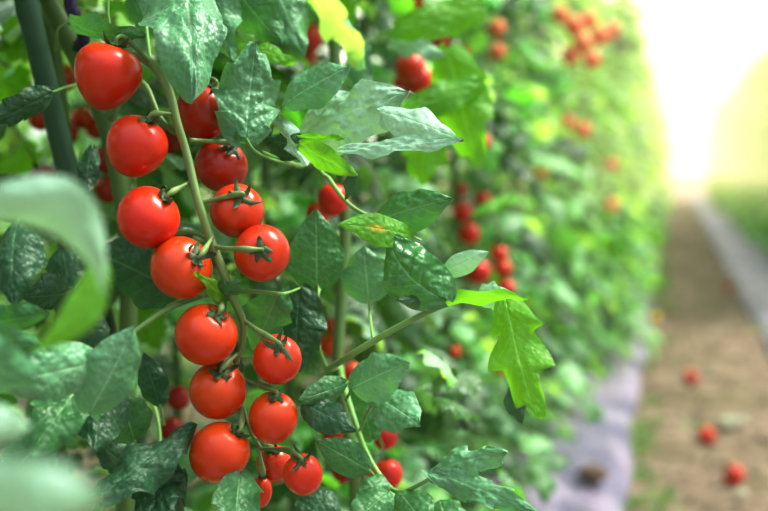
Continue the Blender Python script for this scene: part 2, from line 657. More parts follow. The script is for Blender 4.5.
# child objects store coordinates relative to plant origin -> hero_leaf sets absolute location, fixed at the end
gA = (offA[0], offA[1], 0.0)
ptube(plantA, offA, 'stem', [(38, -120, .79), (44, -20, .79), (62, 25, .79), (88, 75, .80), (108, 125, .80), (122, 190, .80), (129, 260, .80), (128, 340, .80), (126, 430, .80)],
      [9, 10, 11, 11.5, 11, 10, 9, 9, 10], 'stem', 14, 60, world_tail=[((gA[0] - .01, gA[1], 0.25), .0085), ((gA[0], gA[1], -0.02), .010)])
ptube(plantA, offA, 'truss_stalk', [(112, 118, .79), (128, 60, .71), (150, 63, .675), (168, 88, .66), (177, 122, .655), (187, 155, .655), (198, 200, .65), (211, 240, .65), (222, 268, .65), (233, 298, .652), (243, 322, .655), (242, 345, .66), (236, 368, .665), (240, 398, .675), (250, 430, .68), (262, 450, .685)],
      [4.5, 4.2, 4.5, 4.5, 4.3, 4.2, 4.2, 4.4, 4.4, 4.2, 3.6, 3.0, 2.8, 2.4, 2.2, 1.8], 'truss', 12, 110)
# side branches and leaf stalks
ptube(plantA, offA, 'leaf_stalk', [(128, 340, .80), (160, 312, .72), (200, 296, .68), (240, 291, .67), (282, 294, .66)], [3, 3.3, 3.2, 2.6, 2.0], 'petiole')
ptube(plantA, offA, 'leaf_stalk', [(204, 295, .664), (170, 308, .65), (134, 332, .64), (118, 350, .63), (104, 366, .61)], [3.0, 2.8, 2.4, 2, 1.8], 'petiole')
ptube(plantA, offA, 'leaf_stalk', [(225, 270, .655), (222, 290, .655), (222, 305, .656)], [2.6, 2.2, 2.0], 'truss', 8)
ptube(plantA, offA, 'leaf_stalk', [(212, 240, .66), (190, 232, .67), (165, 236, .69), (140, 255, .72), (126, 290, .79)], [2.2, 2.6, 2.8, 3, 3], 'petiole')
ptube(plantA, offA, 'leaf_stalk', [(110, 110, .80), (140, 82, .72), (160, 118, .70), (180, 135, .70), (215, 142, .70)], [3, 3.2, 3.2, 2.8, 2.0], 'truss')
ptube(plantA, offA, 'leaf_stalk', [(126, 430, .80), (112, 485, .69), (70, 500, .62), (20, 508, .55)], [3, 3, 3, 2.6], 'petiole')
ptube(plantA, offA, 'leaf_stalk', [(126, 420, .80), (150, 400, .76), (160, 440, .74), (150, 470, .73)], [2, 2, 2, 2], 'petiole')
ptube(plantA, offA, 'leaf_stalk', [(148, -30, .74), (146, 20, .72), (150, 60, .70)], [2.2, 2.0, 2.0], 'petiole', 8)
ptube(plantA, offA, 'leaf_stalk', [(110, -20, .70), (108, 10, .70), (112, 38, .70)], [1.6, 1.4, 1.2], 'petiole', 8)

# thin curled tendril-like dry stipules near the truss top
TD = .655
hero_tomato((107, 77, .66), 32.5, 33.5, (115, 46), (150, 62, .672), 'heart-shaped red tomato at the top of the truss beside the green stake', 'red', 1, taper=.42, mid=[(127, 40, .668)], sep=5, length=.7, front=.1)
hero_tomato((136, 147, .65), 30.5, 31, (149, 120), (174, 114, .656), 'red tomato with tight curled calyx directly below the heart-shaped topmost one', 'red', 2, taper=.2, length=.62, lift=.7)
hero_tomato((148, 218, .645), 32, 30, (168, 197), (190, 182, .654), 'round red tomato third from the top along the outer side of the truss', 'orange', 3, taper=.08, length=.7, lift=.7)
hero_tomato((181, 268, .645), 31.5, 29.5, (200, 256), (213, 236, .65), 'red tomato with pale shine, its calyx touching the stalk above the forked leaf stem', 'red', 4, taper=.06, length=.75, lift=.5)
hero_tomato((206, 335, .648), 31, 30.5, (219, 313), (222, 300, .655), 'orange-red tomato under the small folded leaf in the middle of the truss', 'orange', 5, taper=.08, length=.62, lift=.35)
hero_tomato((218, 391, .662), 28.5, 29, (222, 371), (239, 352, .662), 'orange-red tomato squeezed between the two larger ones above and below', 'orange', 6, taper=.08, length=.85, lift=.4)
hero_tomato((219, 453, .655), 29.5, 31, (238, 429), (240, 396, .675), 'large orange-red tomato lowest on the outer side of the truss', 'orange', 7, taper=.12, length=.8, lift=.6)
hero_tomato((203, 112, .695), 28, 28, (214, 86), (182, 88, .69), 'dark red tomato shaded under the big drooping crinkled leaf', 'shadedred', 8, taper=.1, length=.6, mid=[(205, 80, .70)])
hero_tomato((221, 166, .695), 27, 25, (232, 148), (190, 140, .66), 'shaded red tomato hanging behind, just below the shaded dark one', 'shadedred', 9, taper=.06, length=.6, mid=[(222, 142, .68)])
hero_tomato((237, 211, .668), 27, 27.5, (240, 197), (200, 203, .654), 'red tomato with star calyx facing out, above the one on a straight stalk', 'red', 10, taper=.05, length=.85, lift=.5)
hero_tomato((262, 253, .655), 28.5, 27, (261, 250), (214, 247, .65), 'round red tomato joined by a long straight horizontal stalk', 'red', 11, taper=.03, length=.55, lift=.2, mid=[(240, 249, .632)])
hero_tomato((277, 360, .66), 24.5, 27, (279, 346), (242, 319, .655), 'small oval orange-red tomato with spread star calyx beside the dark leaf', 'orange', 12, taper=.12, length=.95, lift=.3, mid=[(262, 333, .65)])
hero_tomato((273, 418, .662), 25, 26, (276, 395), (240, 378, .668), 'oval orange-red tomato under the star-calyx one, its top shaded', 'orange', 13, taper=.1, length=.6, lift=.3, mid=[(262, 386, .664)])
hero_tomato((303, 475, .665), 19.5, 23, (301, 459), (262, 449, .685), 'small plum tomato at the truss end hanging apart in the open', 'orange', 14, taper=.1, length=1.1, lift=.5, mid=[(285, 450, .668)])
hero_tomato((274, 464, .71), 18, 20, (272, 450), (256, 438, .682), 'crimson tomato half hidden behind tangled green calyxes near the truss end', 'red', 15, taper=.06, length=1.3, lift=.9)
hero_tomato((261, 492, .70), 11, 18, (262, 476), (258, 446, .684), 'narrow slice of orange tomato peeping out above the folded bottom leaf', 'orange', 16, taper=.05, length=1.1, lift=.6)

# ------------------------------------------------------------------ hero leaves of plant A
HL = []


def LA(*a, **k):
    HL.append((hero_leaf(plantA, *a, **k), plantA))


def LB(*a, **k):
    HL.append((hero_leaf(plantB, *a, **k), plantB))


# big crinkled leaf hanging at the top
LA((178, -45, .70), (194, 98, .615), 84, -12, 'grey', seed=1, bend=.7, cup=.5, teeth=4, tooth=.12, quilt=.035, ruffle=.06, round_=.85, nu=26, nv=60, label='large crinkled grey-green leaf drooping over the truss', asym=.06)
# upright quilted leaf
LA((246, 138, .665), (256, 42, .675), 70, 10, 'grey', stalk=[(254, 150, .67), (268, 158, .69), (290, 165, .71)], seed=2, bend=-.5, cup=.3, teeth=4, tooth=.22, quilt=.045, ruffle=.07, nu=24, nv=56, label='upright quilted leaf with pale midrib')
LA((284, 104, .69), (350, 66, .68), 42, -18, 'grey', stalk=[(276, 118, .70), (270, 135, .72)], seed=3, bend=.5, cup=.35, teeth=3, tooth=.08, quilt=.02, round_=.9)
LA((278, 112, .70), (304, 166, .665), 17, 35, 'pale', stalk=[(272, 110, .71)], seed=4, bend=.4, cup=.5, ruffle=.1, teeth=4, tooth=.2)
LA((222, 122, .68), (246, 143, .66), 20, 20, 'mid', stalk=[(215, 118, .69)], seed=5, bend=.5, cup=.4, teeth=2, tooth=.1)
LA((306, 150, .70), (262, 138, .72), 34, 15, 'dark', stalk=[(312, 160, .72)], seed=6, bend=.5, cup=.3, teeth=4, tooth=.15)
# top leaves behind
LA((226, -25, .76), (282, 44, .75), 54, 15, 'mid', seed=7, bend=.5, cup=.4, teeth=4, tooth=.12)
LA((268, -30, .80), (304, 58, .79), 48, -12, 'grey', seed=8, bend=.4, cup=.5, teeth=4, tooth=.12, ruffle=.09)
LA((208, -20, .74), (232, 60, .72), 44, 18, 'grey', seed=9, bend=.4, cup=.4, teeth=4, tooth=.12, ruffle=.08)
LA((238, 48, .74), (296, 62, .73), 30, -40, 'lime', seed=10, bend=.5, cup=.3, teeth=4, tooth=.12)
LA((70, 22, .69), (146, 36, .665), 32, 38, 'mid', stalk=[(58, 30, .74), (56, 50, .79)], seed=12, bend=.7, cup=.35, teeth=4, tooth=.1)
LA((52, 92, .70), (-14, 124, .68), 32, -20, 'dark', stalk=[(70, 86, .76), (90, 82, .79)], seed=13, bend=.5, cup=.35, teeth=4, tooth=.15)
LA((130, -5, .76), (160, 40, .75), 34, 25, 'mid', seed=14, bend=.5, cup=.3, teeth=4, tooth=.12)
LA((92, 148, .74), (84, 200, .72), 22, 10, 'dark', seed=15, bend=.4, cup=.3, teeth=3, tooth=.1)

# centre leaves behind the truss
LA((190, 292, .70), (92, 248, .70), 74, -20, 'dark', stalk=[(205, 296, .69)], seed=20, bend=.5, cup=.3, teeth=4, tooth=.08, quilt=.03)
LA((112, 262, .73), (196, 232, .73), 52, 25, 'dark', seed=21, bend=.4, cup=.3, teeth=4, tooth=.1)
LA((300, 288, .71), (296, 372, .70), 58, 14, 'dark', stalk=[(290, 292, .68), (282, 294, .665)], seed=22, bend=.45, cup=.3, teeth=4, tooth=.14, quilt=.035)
LA((278, 294, .68), (252, 352, .70), 48, -10, 'mid', stalk=[(283, 294, .665)], seed=23, bend=.4, cup=.3, teeth=4, tooth=.12)
LA((236, 352, .72), (262, 300, .72), 50, -14, 'mid', seed=24, bend=.4, cup=.3, teeth=3, tooth=.12)
# small folded leaf over tomato 5
LA((223, 303, .652), (196, 272, .625), 16, 35, 'lime', seed=25, bend=.7, cup=.6, fold=.3, teeth=2, tooth=.05)
LA((214, 300, .655), (240, 282, .64), 26, 25, 'mid', stalk=[(222, 306, .656)], seed=26, bend=.4, cup=.4, teeth=3, tooth=.15)
# small calyx-leaf wisp between lower tomatoes
LA((235, 345, .66), (240, 392, .675), 12, 40, 'dark', seed=27, bend=.4, cup=.5, teeth=3, tooth=.1)

# left leaves
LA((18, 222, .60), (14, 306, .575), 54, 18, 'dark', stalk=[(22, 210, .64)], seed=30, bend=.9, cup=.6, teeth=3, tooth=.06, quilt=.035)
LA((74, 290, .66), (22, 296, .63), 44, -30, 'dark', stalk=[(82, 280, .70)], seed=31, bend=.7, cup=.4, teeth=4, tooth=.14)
LA((-12, 322, .56), (50, 312, .56), 32, 28, 'mid', seed=32, bend=.5, cup=.35, teeth=3, tooth=.08)
LA((-30, 340, .55), (42, 345, .54), 40, 15, 'mid', seed=33, bend=.5, cup=.3, teeth=4, tooth=.06)
LA((95, 362, .57), (-4, 384, .53), 62, -10, 'grey', seed=34, bend=.45, cup=.3, teeth=3, tooth=.06, quilt=.022, label='broad ribbed leaf pointing away from the truss', ruffle=.03)
LA((90, 412, .57), (134, 326, .57), 60, 14, 'grey', seed=36, bend=.5, cup=.35, teeth=3, tooth=.05, quilt=.012, ruffle=.02, label='smooth rounded blue-green leaf beside the middle tomatoes')
LA((98, 364, .62), (30, 455, .56), 66, 12, 'mid', seed=37, bend=.5, cup=.3, teeth=4, tooth=.18, quilt=.03, ruffle=.08)
LA((100, 370, .64), (96, 452, .60), 70, -16, 'dark', seed=38, bend=.4, cup=.3, teeth=3, tooth=.12)
LA((134, 440, .67), (120, 393, .66), 50, 6, 'mid', stalk=[(138, 452, .68), (144, 466, .70)], seed=39, bend=.35, cup=.2, teeth=3, tooth=.04, quilt=.012, ruffle=.02)
LA((160, 404, .70), (143, 352, .70), 30, -10, 'dark', stalk=[(164, 425, .71)], seed=40, bend=.35, cup=.25, teeth=3, tooth=.08)
LA((104, 494, .60), (196, 428, .655), 52, -26, 'dark', stalk=[(90, 498, .60), (60, 506, .58)], seed=41, bend=.4, cup=.5, teeth=4, tooth=.12, quilt=.05, ruffle=.08, label='dark wrinkled leaf rising from its stalk toward the lowest tomatoes')
LA((150, 448, .68), (170, 524, .62), 52, 10, 'dark', seed=42, bend=.4, cup=.4, teeth=4, tooth=.16, quilt=.04)
LA((180, 470, .66), (140, 535, .62), 60, -12, 'dark', seed=43, bend=.4, cup=.4, teeth=4, tooth=.16, quilt=.04)
LA((240, 474, .645), (234, 540, .61), 52, 0, 'mid', seed=44, bend=.3, cup=-.5, fold=-.5, teeth=3, tooth=.2, quilt=.03)
LA((128, 470, .72), (96, 440, .70), 30, 10, 'dark', seed=45, bend=.4, cup=.3, teeth=3, tooth=.1)
LA((60, 420, .64), (10, 474, .58), 60, -10, 'mid', seed=46, bend=.4, cup=.4, teeth=4, tooth=.16)
LA((110, 330, .74), (60, 330, .72), 70, 10, 'dark', seed=47, bend=.4, cup=.4, teeth=4, tooth=.16)
LA((64, 250, .76), (78, 330, .74), 60, 10, 'dark', seed=48, bend=.4, cup=.4, teeth=4, tooth=.16)

# strongly blurred leaves close to the lens
LA((-50, 216, .38), (104, 300, .40), 62, 20, 'pale', seed=50, bend=.3, cup=.3, side_curve=1.5, teeth=3, tooth=.03, quilt=.01, ruffle=.02, label='very blurred pale arching leaf close to the lens')
LA((100, 262, .41), (34, 350, .40), 40, 20, 'lime', seed=51, bend=.4, side_curve=.6, cup=.2, teeth=3, tooth=.03, quilt=.01, ruffle=.02)
LA((-70, 500, .24), (112, 500, .25), 92, 24, 'pale', seed=52, bend=.5, cup=.3, teeth=3, tooth=.05, quilt=.01, ruffle=.03, label='very blurred pale leaf low in the corner')
LA((-34, 430, .36), (32, 426, .38), 46, 20, 'pale', seed=53, bend=.4, cup=.3, teeth=3, tooth=.05)
LA((-40, 350, .47), (36, 385, .48), 60, 25, 'grey', seed=54, bend=.4, cup=.3, teeth=3, tooth=.05)
# bright leaves lit through in the gaps
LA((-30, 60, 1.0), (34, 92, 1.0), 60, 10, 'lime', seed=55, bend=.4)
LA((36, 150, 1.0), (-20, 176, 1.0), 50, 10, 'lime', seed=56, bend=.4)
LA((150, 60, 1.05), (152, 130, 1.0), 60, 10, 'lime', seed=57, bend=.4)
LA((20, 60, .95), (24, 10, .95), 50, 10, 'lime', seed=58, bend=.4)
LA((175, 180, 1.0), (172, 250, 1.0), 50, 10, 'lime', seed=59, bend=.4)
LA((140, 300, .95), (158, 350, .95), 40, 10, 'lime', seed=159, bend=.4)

# ------------------------------------------------------------------ hero leaves of plant B
ptube(plantB, offB, 'stem', [(330, -80, .90), (336, 80, .90), (345, 230, .89), (338, 360, .87), (348, 430, .86), (356, 520, .86)], [6, 6, 6, 6, 6, 6.5], 'stem', 12, 50,
      world_tail=[((offB[0] + .01, offB[1], .2), .007), ((offB[0], offB[1], -.02), .008)])
ptube(plantB, offB, 'leaf_stalk', [(338, 366, .87), (330, 368, .76), (343, 360, .70), (372, 342, .675), (400, 326, .665), (430, 311, .655), (455, 302, .65), (475, 299, .645)],
      [3, 3.4, 3.6, 3.5, 3.2, 2.8, 2.4, 2.0], 'petiole', 10, 50)
ptube(plantB, offB, 'leaf_stalk', [(340, 366, .87), (344, 385, .78), (352, 412, .74), (365, 450, .73), (382, 478, .72), (400, 492, .70), (432, 478, .67)], [3, 3, 3, 3, 2.6, 2.2, 2], 'petiole', 10, 40)
ptube(plantB, offB, 'leaf_stalk', [(338, 230, .89), (316, 300, .75), (317, 340, .74), (326, 370, .76)], [2, 2.2, 2.4, 2.6], 'petiole', 8)
ptube(plantB, offB, 'leaf_stalk', [(338, 100, .90), (310, 160, .76), (282, 160, .715), (262, 152, .69)], [3, 3, 2.8, 2.0], 'petiole', 8)
ptube(plantB, offB, 'leaf_stalk', [(338, 90, .90), (320, 160, .74), (330, 180, .72), (350, 205, .70), (380, 222, .70), (395, 232, .69)], [2.5, 2.5, 2.4, 2.2, 2, 2], 'petiole', 8)

# wide pale leaf pointing to the path
LB((296, 138, .72), (412, 92, .67), 66, -24, 'pale', seed=60, bend=.5, cup=.35, teeth=4, tooth=.12, quilt=.05, ruffle=.06, nu=24, nv=56, round_=.95, stalk=[(305, 160, .735)], label='wide crinkled pale leaf stretching toward the path')
LB((345, 150, .66), (464, 141, .63), 26, -52, 'pale', seed=61, bend=.2, cup=.25, teeth=4, tooth=.1, quilt=.03, ruffle=.03, nu=20, nv=50)
LB((380, 112, .665), (458, 140, .635), 40, -25, 'pale', seed=62, bend=.6, cup=.5, teeth=3, tooth=.08, quilt=.02)
LB((300, 144, .67), (358, 176, .645), 26, 16, 'lime', seed=63, bend=.4, cup=.2, teeth=3, tooth=.03, quilt=.01, ruffle=.02, stalk=[(290, 150, .69)], label='small bright leaf lit from behind with curled dark tip')
LB((352, 172, .65), (346, 200, .66), 14, 30, 'dark', seed=64, bend=.6, cup=.5, teeth=2, tooth=.05)
LB((300, 136, .69), (345, 138, .675), 9, 40, 'lime', seed=65, bend=.2, cup=.2, teeth=3, tooth=.03)
LB((372, 222, .68), (453, 198, .655), 44, -14, 'mid', seed=66, bend=.5, cup=.45, teeth=4, tooth=.05, quilt=.04, round_=.85, ruffle=.03, stalk=[(366, 220, .69)])
LB((412, 236, .66), (338, 224, .625), 36, 24, 'limespot', seed=67, bend=.4, cup=.2, teeth=3, tooth=.03, quilt=.02, ruffle=.02, label='bright yellow-green leaf with small yellow spots', stalk=[(420, 240, .68)])
LB((446, 300, .635), (388, 230, .65), 62, -12, 'glossy', seed=68, bend=.6, cup=.4, side_curve=.5, teeth=3, tooth=.05, quilt=.055, ruffle=.05, nu=24, nv=56, label='glossy dark puckered leaf curling over on itself', stalk=[(440, 304, .652)])
LB((436, 303, .65), (384, 262, .655), 36, 20, 'glossy', seed=69, bend=.8, cup=.6, teeth=3, tooth=.05, quilt=.05)
LB((430, 296, .65), (396, 300, .63), 14, 50, 'dark', seed=70, bend=.3, cup=.4, teeth=2, tooth=.05)
LB((444, 272, .65), (488, 252, .63), 24, -8, 'pale', seed=71, bend=.4, cup=.3, teeth=2, tooth=.03, quilt=.01, ruffle=.02, stalk=[(440, 276, .655), (434, 284, .66)])
LB((436, 305, .645), (528, 299, .615), 22, 48, 'lime', seed=72, bend=-.35, cup=.3, teeth=3, tooth=.06, quilt=.01, ruffle=.03)
LB((476, 298, .66), (514, 296, .64), 30, 10, 'pale', seed=73, bend=.9, cup=.5, teeth=3, tooth=.12, quilt=.03)
LB((506, 300, .64), (536, 418, .60), 66, 16, 'lime', seed=74, bend=.4, cup=.25, teeth=3, tooth=.42, quilt=.02, ruffle=.06, nu=26, nv=70, round_=.8, label='jagged bright green leaf hanging from the shoot end')
LB((517, 384, .625), (522, 424, .635), 30, -36, 'dark', seed=75, bend=.5, cup=.5, teeth=2, tooth=.1)

LB((448, 48, .95), (478, 168, .93), 62, 10, 'lime', seed=95, bend=.4, teeth=3, tooth=.2)
LB((482, 84, .93), (392, 116, .90), 34, 12, 'lime', seed=96, bend=.4, teeth=3, tooth=.1)
LB((480, 8, .98), (385, 34, .95), 44, 12, 'lime', seed=97, bend=.4, teeth=3, tooth=.2)
LB((330, -20, .95), (352, 28, .95), 40, 12, 'lime', seed=98, bend=.4, teeth=3, tooth=.2)
LB((390, 44, .98), (448, 56, .94), 22, -30, 'pale', seed=99, bend=.6, teeth=3, tooth=.1)
LB((352, 30, .96), (366, 100, .94), 30, 12, 'grey', seed=100, bend=.4, teeth=3, tooth=.2)
LB((430, 120, .96), (420, 185, .95), 50, 12, 'lime', seed=101, bend=.4, teeth=3, tooth=.2)
LB((520, 196, 1.2), (470, 215, 1.15), 16, 12, 'lime', seed=102, bend=.4, teeth=3, tooth=.1)
LB((317, 284, .72), (316, 208, .72), 58, 6, 'mid', stalk=[(317, 300, .73), (317, 325, .74)], seed=80, bend=.3, cup=.15, teeth=3, tooth=.06, quilt=.015, ruffle=.02, round_=.62, label='heart-shaped leaf standing upright behind the round tomato')
LB((369, 300, .73), (364, 246, .73), 54, -6, 'grey', stalk=[(370, 315, .73), (372, 332, .69), (374, 342, .68)], seed=81, bend=.3, cup=.2, teeth=3, tooth=.1, quilt=.02)
LB((352, 388, .69), (408, 362, .67), 50, -12, 'grey', stalk=[(346, 400, .72)], seed=82, bend=.3, cup=.3, teeth=3, tooth=.08, quilt=.03)
LB((376, 396, .70), (420, 425, .67), 50, -14, 'grey', stalk=[(368, 412, .71), (360, 430, .73)], seed=83, bend=.4, cup=.3, teeth=3, tooth=.06, quilt=.025)
LB((345, 384, .68), (298, 400, .655), 28, -14, 'mid', stalk=[(350, 380, .70)], seed=84, bend=.4, cup=.3, teeth=3, tooth=.04, quilt=.02, ruffle=.02)
LB((304, 404, .665), (356, 431, .655), 36, -14, 'dark', stalk=[(340, 392, .68)], seed=85, bend=.4, cup=.3, teeth=3, tooth=.06, quilt=.03)
LB((369, 470, .69), (316, 440, .67), 36, 0, 'mid', stalk=[(376, 478, .71)], seed=86, bend=.4, cup=.25, teeth=3, tooth=.03, quilt=.012, ruffle=.02)
LB((384, 476, .70), (362, 505, .68), 30, 0, 'mid', seed=87, bend=.4, cup=.3, teeth=3, tooth=.08)
LB((372, 440, .74), (362, 400, .74), 32, 0, 'mid', seed=88, bend=.4, cup=.3, teeth=3, tooth=.08)
LB((428, 474, .67), (506, 452, .64), 40, -26, 'grey', seed=89, bend=.5, cup=.5, teeth=4, tooth=.2, quilt=.04, ruffle=.07, label='pale blue-green ruffled leaf low down over the mulch')
LB((430, 472, .665), (540, 514, .61), 32, -18, 'grey', seed=90, bend=.3, cup=.3, teeth=4, tooth=.18, quilt=.03, ruffle=.05)
LB((400, 492, .69), (430, 530, .66), 44, 0, 'mid', seed=91, bend=.4, cup=.3, teeth=3, tooth=.08)
LB((330, 490, .72), (300, 530, .70), 50, 10, 'dark', seed=92, bend=.4, cup=.3, teeth=3, tooth=.08)
LB((388, 492, .68), (350, 525, .66), 40, 8, 'mid', seed=93, bend=.4, cup=.3, teeth=3, tooth=.1)
LB((440, 500, .70), (452, 535, .68), 40, 8, 'mid', seed=94, bend=.4, cup=.3, teeth=3, tooth=.1)
for o, pl in HL:
    o.location = Vector(o.location) - pl.location

# ------------------------------------------------------------------ stake and cord
a, b = P(21, -20, .74), P(82, 230, .79)
dirv = (a - b)
top = b + dirv * 2.6
bot = b - dirv * ((b[2] + 0.05) / dirv[2])
st = empty('plant_stake', (bot[0], bot[1], 0))
tag(st, 'dark green coated garden stake leaning beside the topmost tomatoes', 'stake')
off = np.array(st.location)
n = 60
mb = MB()
V, Fc = [], []
sides = 18
ln = np.linalg.norm(top - bot)
ax = nrm(top - bot)
x = nrm(np.cross(ax, [0, 1, 0]))
y = np.cross(ax, x)
n = 160
for i in range(n + 1):
    t = i / n
    node = ((t * 14) % 1.0)
    for k in range(sides):
        aa = 2 * PI * k / sides
        nub = 0.0
        rr = .0080 + (0.0007 if abs(node - .5) < .03 else 0) + (0.0004 if (k % 3 == 0) else 0)
        V.append(bot + ax * ln * t + rr * (x * math.cos(aa) + y * math.sin(aa)) - off)
for i in range(n):
    for k in range(sides):
        k2 = (k + 1) % sides
        Fc.append((i * sides + k, i * sides + k2, (i + 1) * sides + k2, (i + 1) * sides + k))
Fc.append(tuple(reversed(range(sides))))
Fc.append(tuple(n * sides + k for k in range(sides)))
mesh_obj('pole', V, Fc, M['stake'], st)
tv, tf = tube([top - off - ax * .004, top - off + ax * .004, top - off + ax * .012], [.0095, .0095, .006], 18, 8)
mesh_obj('end_cap', tv, tf, M['stake'], st)
# purple tie cord
pts = [P(66, -60, .775), P(70, 0, .765), P(78, 22, .765), P(84, 36, .77), P(80, 46, .785), P(70, 44, .80)]
mb = MB()
for s in range(3):
    q = [p + 0.0018 * (rgt * math.cos(i * 1.7 + s * 2.1) + upv * math.sin(i * 1.7 + s * 2.1)) for i, p in enumerate(spline(pts, 14))]
    tv, tf = tube(q, [.0034] * 3, 7, 60)
    mb.add(tv, tf)
cord = mb.build('tie_cord', M['cord'])
tag(cord, 'dark purple twisted cord tied round the thick stem by the stake', 'cord')

# ================================================================== background foliage
TPL_LO, TPL_HI = [], []
for s in range(6):
    V, Fc, U, ti = blade(1.0, .60 + .05 * (s % 3), 6, 10, seed=200 + s, teeth=3, tooth=.16, bend=.5 + .12 * s, cup=.35, quilt=.0, ruffle=.06)
    TPL_LO.append((V, Fc, U, ti))
    V, Fc, U, ti = blade(1.0, .60 + .05 * (s % 3), 12, 26, seed=200 + s, teeth=4, tooth=.16, bend=.5 + .12 * s, cup=.35, quilt=.03, ruffle=.06)
    TPL_HI.append((V, Fc, U, ti))


LIME = [.14]  # share of yellow-green leaves; raised on far rows to paint sunlight
SUN_GAIN = [1.0]  # leaf colour gain, painted sunlight on the far rows


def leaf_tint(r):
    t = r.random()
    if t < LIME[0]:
        return ((1.35 if SUN_GAIN[0] == 1 else 2.2) + r.uniform(-.3, .4), 1.75 + r.uniform(-.1, .3), .7)
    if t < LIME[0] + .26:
        g = r.uniform(1.5, 3.0)  # whitish tints paint gloss highlights into the leaf colour
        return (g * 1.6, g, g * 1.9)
    g = (r.uniform(.4, 1.15) if SUN_GAIN[0] == 1 else r.uniform(.15, 1.0)) * SUN_GAIN[0]  # far rows reach darker tints, painting dark gaps between leaves
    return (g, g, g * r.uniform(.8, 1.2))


def gen_foliage(mb, r, cx, cy, height, n_leaves, spread, tpl, keep=None, sizes=(.045, .08), stems=None, z0=.06, top_taper=True, bias=None):
    for i in range(n_leaves):
        z = z0 + (height - z0) * ((i + r.random()) / n_leaves)
        az = r.uniform(0, 2 * PI) if bias is None or r.random() > .55 else r.gauss(bias, .8)
        tf_ = 1.0 if not top_taper else (1.0 - .45 * max(0, (z / height - .6) / .4))
        Lc = spread * r.uniform(.65, 1.1) * tf_
        el = r.uniform(.1, .7)
        pts = []
        p = np.array([cx + r.uniform(-.03, .03), cy + r.uniform(-.03, .03), z])
        seg = 7
        h = np.array([math.cos(az), math.sin(az), 0])
        for s in range(seg + 1):
            pts.append(p.copy())
            e = el - 1.5 * (s / seg)
            p = p + Lc / seg * (h * math.cos(e) + np.array([0, 0, math.sin(e)]))
        side = np.array([-h[1], h[0], 0])
        if stems is not None:
            if keep is None or all(keep(q) for q in pts):
                tv, tfc = tube(pts, [.0022, .0014], 5, 8, caps=False)
                stems.add(tv, tfc)
        specs = []
        for ti_, t in enumerate((.4, .62, .84)):
            for sg in (-1, 1):
                specs.append((t, sg))
        specs.append((1.0, 0))
        for t, sg in specs:
            k = t * seg
            i0 = min(int(k), seg - 1)
            b = pts[i0] + (pts[i0 + 1] - pts[i0]) * (k - i0)
            td = nrm(pts[i0 + 1] - pts[i0])
            if sg == 0:
                d = td
                L = r.uniform(*sizes) * 1.2
            else:
                d = nrm(td * .55 + side * sg + np.array([0, 0, r.uniform(-.6, .1)]))
                L = r.uniform(*sizes)
                b = b + d * .008
            T = b + d * L
            if T[2] < .02:
                continue
            if keep is not None and not (keep(b) and keep(T) and keep((b + T) / 2)):
                continue
            nv = nrm(np.array([r.gauss(0, .35), r.gauss(0, .35), 1.0]) + side * sg * r.uniform(-.1, .5) + h * .35)
            Vt, Ft, Ut, tipi = tpl[r.randrange(len(tpl))]
            mb.add(place_blade(Vt, tipi, b, T, nv), Ft, Ut, leaf_tint(r))


